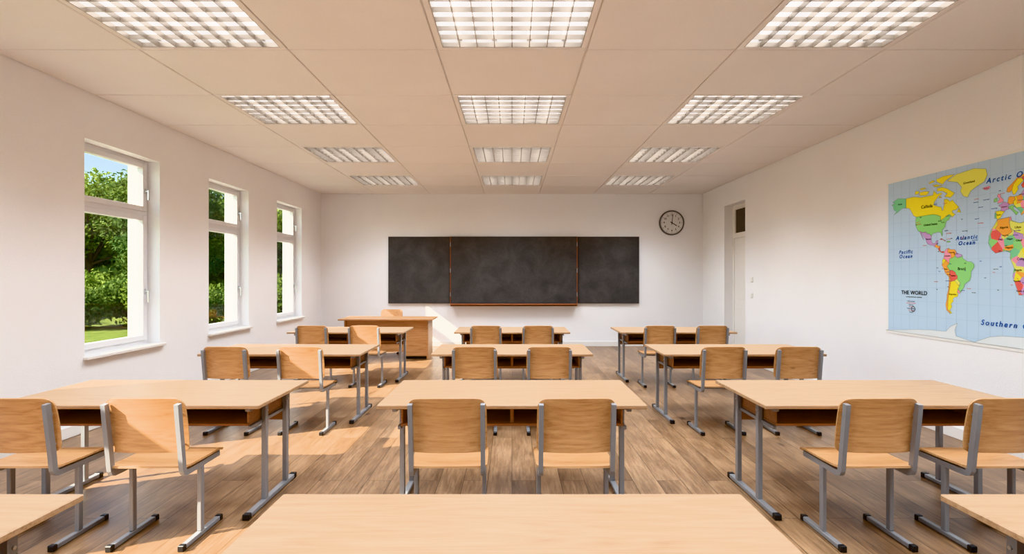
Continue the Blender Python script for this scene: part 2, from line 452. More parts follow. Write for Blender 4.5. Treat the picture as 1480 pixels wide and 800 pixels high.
for i, w in enumerate(wins): obj('window_%d' % (i+1), wm, (-HW, w, 0))

# ------------------------------------------------------------------ door
b = MB(); DX = HW+.185
zt0, zt1 = 2.40, 2.50
b.bbox(DX-.015, DX+.06, DY0, DY0+.055, 0, DZ, M_trim); b.bbox(DX-.015, DX+.06, DY1-.055, DY1, 0, DZ, M_trim)
b.bbox(DX-.015, DX+.06, DY0+.055, DY1-.055, DZ-.055, DZ, M_trim); b.bbox(DX-.015, DX+.06, DY0+.055, DY1-.055, zt0, zt1, M_trim)
b.box(DX+.02, DX+.03, DY0+.05, DY1-.05, zt1-.01, DZ-.05, M_hallpane)
b.bbox(DX-.005, DX+.02, DY0+.055, DY0+.09, zt1, DZ-.055, M_trim); b.bbox(DX-.005, DX+.02, DY1-.09, DY1-.055, zt1, DZ-.055, M_trim)
b.bbox(DX-.005, DX+.02, DY0+.09, DY1-.09, DZ-.09, DZ-.055, M_trim)
b.bbox(DX, DX+.042, DY0+.058, DY1-.058, .006, zt0-.003, M_trim, .004)
for za, zc in ((.2, 1.0), (1.15, 2.25)):
    b.bbox(DX-.006, DX+.002, DY0+.17, DY1-.17, za, zc, M_trim, .004)
b.cyl((DX-.05, DY0+.13, 1.05), .01, .05, 0, M_metal, 12); b.bbox(DX-.06, DX-.045, DY0+.12, DY0+.24, 1.04, 1.06, M_metal)
b.bbox(DX-.008, DX, DY0+.1, DY0+.15, .95, 1.15, M_metal)
obj('door_1', b.mesh('door'))

# light switches
for z in (1.55, 1.26):
    b = MB(); b.bbox(-.014, 0, -.045, .045, -.045, .045, M_plastic, .004); b.bbox(-.02, -.012, -.032, .032, -.032, .032, M_plastic, .003)
    obj('light_switch', b.mesh('light_switch'), (HW, 9.42, z))

# ------------------------------------------------------------------ blackboard
board = bpy.data.objects.new('blackboard', None); COL.objects.link(board); board.location = (0, YB-.002, 0)
BX = (-2.848, -1.408, 1.488, 2.928); BZ0, BZ1 = .992, 2.528
def slab(name, xa, xb, ya, yb, frame):
    b = MB()
    b.bbox(xa+.012, xb-.012, ya, yb, BZ0+.012, BZ1-.012, M_board, .002)
    t = .014
    for bx in ((xa, xb, BZ0, BZ0+t), (xa, xb, BZ1-t, BZ1), (xa, xa+t, BZ0+t, BZ1-t), (xb-t, xb, BZ0+t, BZ1-t)):
        b.box(bx[0], bx[1], ya-.004, yb, bx[2], bx[3], frame)
    obj(name, b.mesh(name), parent=board)
M_edge = plain('dark_board_edging', (64, 56, 52), .5)
slab('panel_left', BX[0], BX[1]-.012, -.045, 0, M_edge); slab('panel_right', BX[2]+.012, BX[3], -.045, 0, M_edge)
slab('panel_centre', BX[1], BX[2], -.085, -.0, M_edge)
b = MB()
for x in (BX[1]-.006, BX[2]+.006):
    b.box(x-.006, x+.006, -.092, -.01, BZ0-.02, BZ1+.0, M_boardwood)
    for z in (1.2, 1.75, 2.35): b.cyl((x, -.094, z-.05), .005, .1, 2, M_metal, 10)
b.bbox(BX[1], BX[2], -.17, -.0, BZ0-.055, BZ0-.025, M_boardwood, .004)
b.bbox(BX[1], BX[2], -.17, -.155, BZ0-.055, BZ0+.0, M_boardwood, .003)
b.bbox(BX[1], BX[2], -.08, -.0, BZ0-.026, BZ0, M_boardwood, .003)
for x in (1.12, 1.3): b.cyl((x, -.12, BZ0-.017), .007, .08, 0, M_chalk, 10)
obj('chalk_tray', b.mesh('chalk_tray'), parent=board)

# ------------------------------------------------------------------ text helper
def text(name, s, size, mat, M, parent, align='CENTER', shear=0, spacing=1.0, ext=0.0005, bold=0):
    cu = bpy.data.curves.new(name, 'FONT'); cu.body = s; cu.size = size; cu.align_x = align; cu.align_y = 'CENTER'
    cu.extrude = ext; cu.shear = shear; cu.space_character = spacing; cu.offset = bold; cu.resolution_u = 3
    cu.materials.append(mat)
    o = bpy.data.objects.new(name, cu); COL.objects.link(o); o.parent = parent; o.matrix_local = M
    return o

# ------------------------------------------------------------------ clock
clock = bpy.data.objects.new('wall_clock', None); COL.objects.link(clock); clock.location = (3.68, YB-.001, 2.848)
b = MB(); R = .285
b.cyl((0, -.05, 0), R-.006, .05, 1, M_clockrim, 64)
obj('casing', b.mesh('casing'), parent=clock)
b = MB(); b.cyl((0, -.053, 0), R-.03, .006, 1, M_clockface, 64); obj('dial', b.mesh('dial'), parent=clock)
b = MB(); nR = 64; prof = [(R-.03, -.05), (R-.026, -.066), (R-.012, -.072), (R, -.062), (R, -.0)]
vs = []; F = []
for i in range(nR):
    a = 2*math.pi*i/nR
    for (rr, yy) in prof: vs.append((rr*math.cos(a), yy, rr*math.sin(a)))
for i in range(nR):
    for j in range(len(prof)-1):
        k = len(prof); F.append((i*k+j, ((i+1) % nR)*k+j, ((i+1) % nR)*k+j+1, i*k+j+1))
b.add(vs, F, M_clockrim, True); me = b.mesh('rim'); fixnormals(me); obj('rim', me, parent=clock)
b = MB()
for i in range(60):
    a = 2*math.pi*i/60; L = .022 if i % 5 == 0 else .012; w = .004 if i % 5 == 0 else .0015
    M = Matrix.Rotation(a, 4, 'Y'); b.box(-w, w, -.0545, -.053, R-.042-L, R-.042, M_black, M)
def hand(ang, L, tail, w, y):
    M = Matrix.Rotation(math.radians(ang), 4, 'Y'); b.box(-w, w, y-.002, y, -tail, L, M_black, M)
hand(122, .135, .04, .0085, -.058); hand(6, .2, .05, .006, -.061)
b.cyl((0, -.066, 0), .014, .01, 1, M_black, 20)
obj('hands', b.mesh('hands'), parent=clock)
for i in range(1, 13):
    a = math.radians(30*i); rr = .178
    M = Matrix.Translation((rr*math.sin(a), -.0545, rr*math.cos(a))) @ Matrix.Rotation(math.pi/2, 4, 'X')
    text('numeral_%d' % i, str(i), .062, M_black, M, clock, bold=.001)

# ------------------------------------------------------------------ world map
wmap = bpy.data.objects.new('world_map_poster', None); COL.objects.link(wmap); wmap.location = (HW-.001, 6.03, 0)
MW = 2.95; MZ0, MZ1 = .948, 2.716
M_paper = plain('map_border_paper', (238, 238, 236), .35)
M_sea = plain('map_sea_blue', (190, 217, 240), .35)
M_grat = plain('map_graticule', (164, 195, 220), .5)
M_blue = plain('map_blue_text', (40, 96, 180), .5)
M_coast = plain('map_coastline', (130, 140, 146), .5)
pal = {'Y': (246, 232, 66), 'G': (150, 222, 136), 'P': (244, 160, 186), 'O': (248, 178, 84), 'V': (202, 160, 216), 'R': (234, 108, 100), 'L': (234, 236, 118), 'M': (130, 212, 162), 'W': (228, 236, 240)}
PM = {k: plain('map_land_'+k, v, .4) for k, v in pal.items()}
mv, nt, bs = new_mat('map_land_mixed'); N = nt.nodes; Lk = nt.links
tc = N.new('ShaderNodeTexCoord'); vo = N.new('ShaderNodeTexVoronoi'); vo.inputs['Scale'].default_value = 13; vo.inputs['Randomness'].default_value = .9
Lk.new(tc.outputs['Object'], vo.inputs['Vector'])
sp = N.new('ShaderNodeSeparateColor'); Lk.new(vo.outputs['Color'], sp.inputs[0])
rp = N.new('ShaderNodeValToRGB'); rp.color_ramp.interpolation = 'CONSTANT'
cols = ['Y', 'G', 'O', 'P', 'L', 'V', 'M', 'R']
rp.color_ramp.elements[0].color = lin(pal['Y']); rp.color_ramp.elements[1].position = 1/8; rp.color_ramp.elements[1].color = lin(pal['G'])
for i, c in enumerate(cols[2:]):
    e = rp.color_ramp.elements.new((i+2)/8); e.color = lin(pal[c])
Lk.new(sp.outputs[0], rp.inputs['Fac']); Lk.new(rp.outputs['Color'], bs.inputs['Base Color']); bs.inputs['Roughness'].default_value = .4
def mp(lon, lat):
    y = -(lon+179)/370*MW; z = 1.775+.0095*lat+1.15e-7*lat**3
    return y, z
b = MB()
b.box(-.004, 0, -MW, 0, MZ0, MZ1, M_paper); b.box(-.005, -.004, -MW+.03, -.03, MZ0+.03, MZ1-.03, M_sea)
for lon in range(-165, 180, 15):
    y, _ = mp(lon, 0); b.box(-.0055, -.005, y-.0012, y+.0012, MZ0+.03, MZ1-.03, M_grat)
for lat in range(-75, 90, 15):
    _, z = mp(0, lat)
    if MZ0+.03 < z < MZ1-.03: b.box(-.0055, -.005, -MW+.03, -.03, z-.001, z+.001, M_grat)
obj('sheet', b.mesh('sheet'), parent=wmap)
land = []
def A(c, s):
    v = [float(t) for t in s.replace(',', ' ').split()]
    land.append((c, list(zip(v[0::2], v[1::2]))))
A('Y', '-141 60 -141 69.5 -128 70 -115 68 -108 68 -95 68 -94 72 -88 68 -82 69 -81 67 -86 66 -93 61 -94 58.5 -88 56.5 -82 55 -81 51.5 -79 52 -79 55 -77 57 -78 62 -73 62 -69 59 -65 60 -62 57 -56 52.5 -60 50 -66 50 -65 48 -61 46 -66 43.5 -67 45 -70 47 -75 45 -79 43 -83 42 -83 46 -89 48 -95 49 -123 49 -128 51 -131 55 -135 59')
A('Y', '-62 66 -68 62.5 -77 64.5 -73 67 -80 70 -89 71 -88 73.5 -80 73.5 -72 71 -66 68')
A('Y', '-117 70 -105 69 -101 72 -108 73 -117 73'); A('Y', '-125 72 -120 71.5 -117 74 -124 75')
A('Y', '-62 82.5 -78 83 -90 81.5 -88 79 -80 76 -76 78.5 -66 81'); A('Y', '-115 75 -106 75 -108 76.5 -117 76.5')
A('Y', '-80 75 -91 75 -96 77 -90 77'); A('Y', '-59 47.8 -53 47 -56 51.5'); A('Y', '-86 64 -81 64 -84 66')
A('Y', '-100 79 -92 80 -95 81.5 -102 80')
A('M', '-141 60 -148 60.5 -152 59 -158 56.5 -164 54.7 -158 58.5 -162 59 -165 61.5 -165 64 -168 65.7 -162 67 -166 68.5 -156 71.3 -141 69.6')
A('G', '-123 49 -95 49 -89 48 -83 46 -83 42 -79 43 -75 45 -70 47 -67 45 -70 43 -70 41.5 -74 40.5 -76 37 -76 35 -81 31.5 -80 27 -81 25.2 -83 29 -85 30 -89 30 -91 29.3 -94 29.7 -97 28 -97.3 26 -101 29.5 -104 29.5 -106.5 31.8 -111 31.3 -115 32.6 -117 32.6 -120.5 34.5 -122.5 37.5 -124.3 40.5 -124 46')
A('V', '-117 32.6 -115 32.6 -111 31.3 -106.5 31.8 -104 29.5 -101 29.5 -97.3 26 -97.8 22 -96 19 -94.5 18.2 -91 18.8 -90.4 21 -87 21.5 -88 18 -91 17 -92 14.6 -95 16.2 -99 16.7 -103 18.3 -105.5 20.5 -106 23 -109 26 -112.5 30 -114.5 31.5 -112 27 -109.8 23 -112 25 -114 28')
A('O', '-92 14.6 -91 17 -88 17.5 -88.5 15.8 -83.2 15 -85.7 12 -87.5 13'); A('R', '-83.2 15 -83.7 11 -82 9 -79 9.5 -77.3 8.5 -78 7.5 -80.5 7.5 -83 8.5 -85.7 10.5 -87 12')
A('R', '-84.5 22 -82 23.2 -77 21 -74.5 20 -77 20 -79 21.5'); A('G', '-74 18.5 -73 20 -69 19.5 -68.5 18.3')
A('P', '-77.3 8.5 -75 11 -71.5 12.3 -72.5 8 -67.5 6 -67 1.5 -69.5 1 -70 -4 -75 0 -79 1.5 -77.5 4')
A('O', '-71.5 12.3 -72.5 8 -67.5 6 -67 1.5 -64 2 -61 4.5 -60 8 -62 10.5 -68 10.7')
A('V', '-60 8 -61 4.5 -59 1.5 -52 2.5 -51.5 4.5 -57 6'); A('Y', '-79 1.5 -75 0 -78.5 -4.5 -80.5 -4 -80.7 -1')
A('O', '-75 0 -70 -4 -73.5 -7 -70.5 -10 -69 -12.5 -69.5 -17.5 -70.5 -18.3 -76 -14 -79 -8 -81.3 -5.5 -80.5 -4 -78.5 -4.5')
A('G', '-70 -4 -69.5 1 -67 1.5 -64 2 -61 4.5 -59 1.5 -52 2.5 -51.5 4.5 -50 0.5 -44.5 -2.5 -39 -3 -35.2 -5.5 -35 -8.5 -39 -13 -39.3 -18 -41 -22 -48 -25.5 -48.7 -28.5 -53.4 -33.7 -57.5 -30.3 -54 -26 -54.5 -24 -58 -21 -58 -17 -60 -16 -61 -13.5 -65 -11.5 -69 -11 -70.5 -10 -73.5 -7')
A('R', '-69 -11 -65 -11.5 -61 -13.5 -60 -16 -58 -17 -58 -20 -62.5 -22 -67.5 -23 -69.5 -17.5 -69 -12.5')
A('L', '-58 -20 -62.5 -22 -58 -25.5 -56 -27.3 -54.5 -25.5 -54.5 -24 -58 -21')
A('Y', '-67.5 -23 -62.5 -22 -58 -25.5 -56 -27.3 -54 -26 -57.5 -30.3 -58.4 -34 -57 -36.5 -58.5 -38.5 -62.2 -39 -65 -41 -63.7 -42.5 -67.5 -46 -66 -48 -69 -52 -65.5 -54.8 -68.5 -55 -72 -51.5 -72 -47 -71.5 -40 -70 -33 -68.5 -27')
A('O', '-70.5 -18.3 -69.5 -17.5 -67.5 -23 -68.5 -27 -70 -33 -71.5 -40 -72 -47 -72 -51.5 -69 -52.5 -68.5 -55.5 -74 -52 -75.5 -47 -73.5 -41 -73.5 -37 -71.5 -32 -70.5 -25')
A('P', '-57.5 -30.3 -53.4 -33.7 -55 -35 -58.4 -34')
A('L', '-73 78 -60 82 -35 83.5 -20 81 -18 76 -22 71 -32 68 -40 65 -44 60 -50 62 -54 67 -52 70 -58 75')
A('P', '-24 65.5 -22 64 -18 63.4 -14 65 -16 66.5 -21 66')
A('P', '-5.5 50 1 51 1.5 52.8 -2 55.5 -2 57.6 -5 58.5 -6 56.5 -3 54 -5 52'); A('G', '-10 51.7 -6 52.2 -6 55 -8.5 55 -10 54')
A('Y', '-9 43.5 -2 43.5 3 42.3 0 40 -2 37 -5.5 36 -7 37.2 -7 42'); A('M', '-9 42 -7 42 -7 37.2 -9 37')
A('V', '-2 43.5 -1 46 -4.5 48.3 -1.5 49 2 51 6 49.5 8 48.8 7 46 7.5 43.8 4 43.5 3 42.3')
A('O', '6 49.5 7 53.5 9 54.8 14 54 15 51 12.5 50 13 48 8 47.7 8 48.8')
A('G', '7 46 12 47 14 45.5 12.4 44.2 14 42.5 18.5 40 16 38 12.5 41.5 9 44.4 7.5 43.8')
A('O', '5 59 6 62 12 65.5 18 69.5 26 71 31 70 24 68.8 18 68 13 64 11 59.3 8 58')
A('Y', '11 59.3 13 64 18 68 22 68 24 65.8 17.5 61.5 18.5 59.5 15 56 12.8 55.5'); A('R', '24 68.8 29 69.5 30 63 28 60.5 23 60 21.5 62.5 25 65.5 22 68')
A('MIX', '14 54 20 54.5 24 58 30 60 30 63 29 69.5 40 67.5 44 66 46 68.5 60 69 68 68.5 72 72.5 80 73 100 76 112 74 130 71.5 160 70 178 68.5 178 65 170 60 163 61 161 56 156 51.5 155 58 142 59 135 54.5 140 49 135 43.5 130 42 129 36 126 35 125 39 121 40 122 37 120 35 122 31 118 24.5 110 21 106 20 109 12.5 105 9 101 13 100 7 103.5 1.5 99 9 97.5 16 94 16 91 22.5 87 21.5 80 15 77.5 8 73 19 70 22 66 25 57 27 51 28 48 30 51 25 56 26 59.5 22.5 52 16 43.5 12.8 39 21 35 28 36 36.5 27 37 26.5 40.5 34 42 41 41.5 39 47 30 46 28 41 23 38 22 37 19.5 41.5 14 45.5 13 48 12.5 50 15 51')
A('MIX', '-6 35.7 10 37 11 33.5 20 30.5 32 31 35 28 37 21 43 11.5 51 12 48 5 40 -3 39 -8 40.5 -15 35 -20 35 -24 32 -28.5 26 -34 19 -34.5 12 -18 13.5 -10 9 -1 9.5 4 4 6.3 -4 5 -8 4.3 -13 8 -17 14.5 -16 21 -13 27.5 -9.5 31')
A('O', '-6 35.7 2 36.5 8.5 37 8 33 9.5 27 11.5 23.5 3 19 -4.5 25 -8.5 27.5 -5 31.5')
A('L', '10 33.5 20 30.5 25 31.5 25 20 15 23 9.5 27 8 32')
A('P', '43 -16 49.5 -12.5 50 -16 47 -25 44 -25')
A('P', '114 -22 114 -34.5 123 -34 131 -31.5 138 -35 146 -39 150.5 -37 153.5 -28 146 -19 142 -11 140 -17.5 136 -12 131 -11.5 126 -14 122 -18')
A('G', '131 -1 141 -2.5 147 -6 150 -10.5 143 -9 138 -8'); A('Y', '109 1.5 117 7 119 5 116 -4 110 -2.5'); A('O', '95 5.5 104 -2 106 -6 100 0')
A('V', '130 31 135 33.5 140.5 35.5 142 40 140 40 136 35.5'); A('M', '172.5 -34.5 178 -38 175 -41.5 172 -43.5 168 -46.5 171 -43 174 -39')
A('W', '-179 -78 -150 -76 -120 -73.5 -100 -72.5 -75 -72 -68 -67 -58 -63.5 -62 -70 -60 -75 -35 -78 -15 -72 0 -70 30 -69 55 -66.5 85 -67 110 -66 140 -67 170 -72 178 -78 178 -82 -179 -82')
b = MB(); bo = MB()
for li, (c, pts) in enumerate(land):
    pp = [mp(lo, la) for lo, la in pts]
    pp = [(y, max(z, MZ0+.03)) for y, z in pp]
    x = -.006-.0004*(li % 5)
    if c == 'MIX': x = -.0058
    b.add([(x, y, z) for y, z in pp], [tuple(range(len(pp)))], mv if c == 'MIX' else PM[c])
    n = len(pp)
    for i in range(n):
        p = Vector(pp[i]); q = Vector(pp[(i+1) % n]); d = (q-p)
        if d.length < 1e-6: continue
        d.normalize(); nn = Vector((-d.y, d.x))*.0011; xx = -.0082
        bo.add([(xx, *(p+nn)), (xx, *(q+nn)), (xx, *(q-nn)), (xx, *(p-nn))], [(0, 1, 2, 3)], M_coast)
obj('countries', b.mesh('countries'), parent=wmap); obj('borders', bo.mesh('borders'), parent=wmap)
RM = Matrix.Rotation(-math.pi/2, 4, 'Z') @ Matrix.Rotation(math.pi/2, 4, 'X')
def mtext(s, px, py, size, mat=M_blue, shear=.25, spacing=1.15, bold=.0008, name=None):
    # px,py given as wall coords (world Y, Z)
    text(name or ('label_'+s.lower().replace(' ', '_')), s, size, mat, Matrix.Translation((-.0085, px-6.03, py)) @ RM, wmap, shear=shear, spacing=spacing, bold=bold)
def wl(px, py):
    Y = HW*740/(px-740); return Y, 1.6-(py-400)*Y/740
for s, px, py, sz in (('Arctic Ocean', 1466, 254, .07), ('Atlantic', 1398, 343, .054), ('Ocean', 1398, 351, .054), ('Pacific', 1310, 364, .056), ('Ocean', 1310, 370.5, .056), ('Southern Ocean', 1466, 470, .07)):
    Y, Z = wl(px, py); mtext(s, Y, Z, sz, spacing=1.35, bold=.0012)
Y, Z = wl(1322, 423); mtext('THE WORLD', Y, Z, .06, M_black, 0, 1.05, .001)
Y, Z = wl(1322, 429); mtext('POLITICAL MAP SCALE 1:30 000 000', Y, Z, .014, M_black, 0, 1.0, 0)
for i in range(7):
    Y, Z = wl(1318, 435+i*2.6); mtext(['Sources and notes', 'International boundary', 'Capital city', 'Major city', 'Robinson projection', 'Country name', 'Territory'][i], Y, Z, .014, [M_black, PM['R']][i % 2], 0, 1, 0)
for s, lo, la, sz in (('Canada', -105, 58, .05), ('United States', -99, 39, .032), ('Alaska', -152, 65, .025), ('Mexico', -102, 23.5, .024), ('Brazil', -52, -10, .04), ('Argentina', -65, -36, .022), ('Peru', -75, -10, .02), ('Bolivia', -64, -17, .018), ('Colombia', -73, 4, .018), ('Venezuela', -66, 7.5, .016), ('Greenland', -42, 73, .03), ('Iceland', -19, 65, .014), ('Spain', -4, 40, .018), ('France', 2.5, 46.5, .018), ('Algeria', 2, 28, .028), ('Mali', -2, 17, .024), ('Libya', 18, 27, .028), ('Niger', 9, 17, .024), ('Nigeria', 8, 9, .022), ('Congo', 22, -2, .03), ('Angola', 18, -12, .024), ('Namibia', 17, -22, .02), ('Chad', 19, 15, .024), ('South Africa', 23, -31, .022), ('Russia', 95, 62, .07), ('China', 103, 35, .06), ('India', 78, 22, .04), ('Australia', 134, -25, .05), ('ANTARCTICA', 60, -76, .05)):
    y, z = mp(lo, la); mtext(s, y+6.03, z, sz, M_black, 0, 1.0, 0)
rnd = random.Random(3)
for i in range(70):
    lo = rnd.uniform(-125, 30); la = rnd.uniform(-35, 62)
    y, z = mp(lo, la)
    mtext(rnd.choice(['Bay', 'Port Isle', 'Lake', 'San Pedro', 'North Ridge', 'Gulf', 'Santa Ana', 'Cape']), y+6.03, z, .012, rnd.choice([M_black, PM['R'], M_blue]), 0, 1, 0, name='place_name')
b = MB()
Y, Z = wl(1321, 446)
for i in range(24):
    a = math.pi*2*i/24; a2 = math.pi*2*(i+1)/24; r1, r2 = .024, .03
    b.add([(-.0084, Y-6.03+r*math.cos(t), Z+r*math.sin(t)) for r, t in ((r1, a), (r2, a), (r2, a2), (r1, a2))], [(0, 1, 2, 3)], M_black)
obj('compass_rose', b.mesh('compass_rose'), parent=wmap)

# ------------------------------------------------------------------ student desk
DW, DD, DH = 1.76, .82, .767
def desk_mesh():
    b = MB(); hw = DW/2
    # top: board with wood edge
    b.bbox(-hw, hw, 0, DD, DH-.026, DH, M_desk, .004)
    for sx in (-1, 1):
        x = sx*(hw-.105); w = .034
        # foot runner
        b.bbox(x-.02, x+.02, .05, .77, .006, .036, M_steel, .003)
        for ya, yc in ((.035, .075), (.745, .785)): b.bbox(x-.023, x+.023, ya, yc, 0, .04, M_cap, .004)
        # two posts
        for py in (.30, .63): b.bbox(x-w/2, x+w/2, py-.019, py+.019, .034, DH-.055, M_steel, .003)
        # top bearer
        b.bbox(x-w/2, x+w/2, .06, DD-.06, DH-.058, DH-.026, M_steel, .003)
        # shelf bearer
        b.bbox(x-sx*.017-.012, x-sx*.017+.012, .12, .70, .575, .598, M_steel, .002)
        # bolts
        for py in (.30, .63): b.cyl((x+(.017 if sx > 0 else -.023), py, .66), .007, .006, 0, M_metal, 10)
    xi = hw-.13
    b.bbox(-xi, xi, .63, .66, .50, DH-.03, M_shelf, .002)              # rear (modesty) panel
    b.bbox(-xi, xi, .12, .63, .598, .614, M_shelf, .002)               # book shelf
    b.bbox(-.012, .012, .14, .63, .614, DH-.026, M_shelf, .002)         # centre divider
    b.bbox(-xi, -xi+.014, .13, .63, .614, DH-.058, M_shelf, .002); b.bbox(xi-.014, xi, .13, .63, .614, DH-.058, M_shelf, .002)
    b.bbox(-xi, xi, .40, .44, DH-.052, DH-.026, M_steel, .002)           # cross bar
    return b.mesh('student_desk')
dm = desk_mesh()
rowsfar = [1.969, 4.145, 6.355, 8.55]
for f in rowsfar:
    for cx in (-2.525, 0, 2.525): obj('student_desk', dm, (cx, f-DD, 0))

# ------------------------------------------------------------------ chair (origin under top of backrest, faces +y)
def chair_mesh():
    b = MB()
    # backrest
    W, z0, z1 = .465, .572, .895
    def back(u, v):
        z = z0+(z1-z0)*v
        rt = .055; rb = .035; hw = W/2
        # taper slightly and round corners
        hw -= .004*v
        d = (z1-z)
        if d < rt: hw = hw-rt+math.sqrt(max(rt*rt-(rt-d)**2, 0))
        d2 = z-z0
        if d2 < rb: hw = hw-rb+math.sqrt(max(rb*rb-(rb-d2)**2, 0))
        x = (2*u-1)*hw
        z += .006*(1-(x/(W/2))**2)*v
        y = .045*(1-v)**1.0 + .0 - .0*(v) + .03*((x/(W/2))**2) - .018 + .012*math.sin(v*math.pi)
        return (x, y+.012, z)
    vs = [0]
    b.shell(lambda u, v: back(u, .5-.5*math.cos(math.pi*v)), 14, 18, .011, M_chair)
    # seat
    def seat(u, v):
        y = .035+.43*v; hw = .2325; r = .05
        d = .43*v; d2 = .43*(1-v)
        if d < r: hw = hw-r+math.sqrt(max(r*r-(r-d)**2, 0))
        if d2 < r: hw = hw-r+math.sqrt(max(r*r-(r-d2)**2, 0))
        x = (2*u-1)*hw
        z = .482 - .014*math.sin(min(1, v*1.3)*math.pi)*(1-(x/.235)**2) - .03*max(0, (v-.78)/.22)**2 + .008*(1-v)**3
        return (x, y, z)
    b.shell(lambda u, v: seat(u, .5-.5*math.cos(math.pi*v)), 14, 20, .012, M_chair)
    for sx in (-1, 1):
        x = sx*.209
        path = [(.006, .868), (.016, .78), (.034, .64), (.044, .56), (.05, .50), (.054, .472), (.062, .456), (.078, .448), (.11, .447), (.42, .447)]
        path = [(y-.012, z) for y, z in path]
        b.sweepYZ(path, x, .026, .034, M_steel)
        b.bbox(x-.013, x+.013, .200, .236, .034, .434, M_steel, .003)       # leg
        b.bbox(x-.016, x+.016, .03, .42, .005, .033, M_steel, .003)         # foot runner
        for ya, yc in ((.018, .05), (.402, .434)): b.bbox(x-.019, x+.019, ya, yc, 0, .037, M_cap, .004)
        for z in (.62, .80): b.cyl((x, .045-(z-.57)*.1, z), .006, .02, 1, M_metal, 10)
    b.bbox(-.209, .209, .205, .231, .435, .46, M_steel, .003)               # cross member
    b.bbox(-.209, .209, .38, .40, .435, .458, M_steel, .003)
    return b.mesh('school_chair')
cm = chair_mesh()
jit = random.Random(5)
for f, yc in ((rowsfar[1], 2.955), (rowsfar[2], 5.14), (rowsfar[3], 7.37)):
    for cx in (-2.515, 0, 2.515):
        for o in (-.378, .378):
            obj('school_chair', cm, (cx+o, yc, 0), math.radians(jit.uniform(-1.2, 1.2)))
# teacher's chair
obj('school_chair', cm, (-2.59, 11.08, 0), math.pi)

# ------------------------------------------------------------------ teacher's desk
b = MB(); tx0, tx1, ty0, ty1, tz = -3.354, -1.53, 9.85, 10.58, .79
ox, oy = (tx0+tx1)/2, ty0; hw = (tx1-tx0)/2; dp = ty1-ty0
b.bbox(-hw, hw, 0, dp, tz-.03, tz, M_tboard, .004)
b.bbox(-hw+.09, -hw+.12, .1, dp-.08, 0, tz-.03, M_tboard, .003)
b.bbox(-hw+.12, hw-.57, .15, .17, .14, tz-.03, M_tboard, .003)
# pedestal
b.bbox(hw-.57, hw-.13, .12, dp-.09, .06, tz-.03, M_tboard, .004)
b.bbox(hw-.13, hw-.10, .1, dp-.06, .0, tz-.03, M_tboard, .003)
b.box(hw-.55, hw-.14, .19, dp-.12, 0, .06, M_cap)
for k in range(3):
    z0 = .08+k*.225; b.bbox(hw-.56, hw-.135, dp-.085, dp-.062, z0, z0+.21, M_desk, .003); b.cyl((hw-.35, dp-.06, z0+.12), .01, .025, 1, M_metal, 12)
obj('teacher_desk', b.mesh('teacher_desk'), (ox, oy, 0))

# ------------------------------------------------------------------ outdoors
mg, nt, bs = new_mat('lawn_grass'); N = nt.nodes; Lk = nt.links
tc = N.new('ShaderNodeTexCoord'); n1 = N.new('ShaderNodeTexNoise'); n1.inputs['Scale'].default_value = 1.5; n1.inputs['Detail'].default_value = 12; n1.inputs['Roughness'].default_value = .8
Lk.new(tc.outputs['Object'], n1.inputs['Vector'])
r = N.new('ShaderNodeValToRGB'); r.color_ramp.elements[0].position = .35; r.color_ramp.elements[0].color = lin((58, 72, 30)); r.color_ramp.elements[1].position = .7; r.color_ramp.elements[1].color = lin((102, 112, 54))
Lk.new(n1.outputs['Fac'], r.inputs['Fac']); Lk.new(r.outputs['Color'], bs.inputs['Base Color']); bs.inputs['Roughness'].default_value = 1.0; bs.inputs['Specular IOR Level'].default_value = .05
GZ = -.5
b = MB(); b.box(-120, 60, -60, 140, GZ-.1, GZ, mg); obj('lawn', b.mesh('lawn'))
M_bark = plain('tree_bark', (84, 68, 54), .9)
LEAF = [leaf_mat('leaves_a', (50, 70, 34), (116, 134, 76)), leaf_mat('leaves_b', (42, 62, 36), (98, 120, 72)), leaf_mat('leaves_c', (66, 86, 34), (136, 152, 78))]
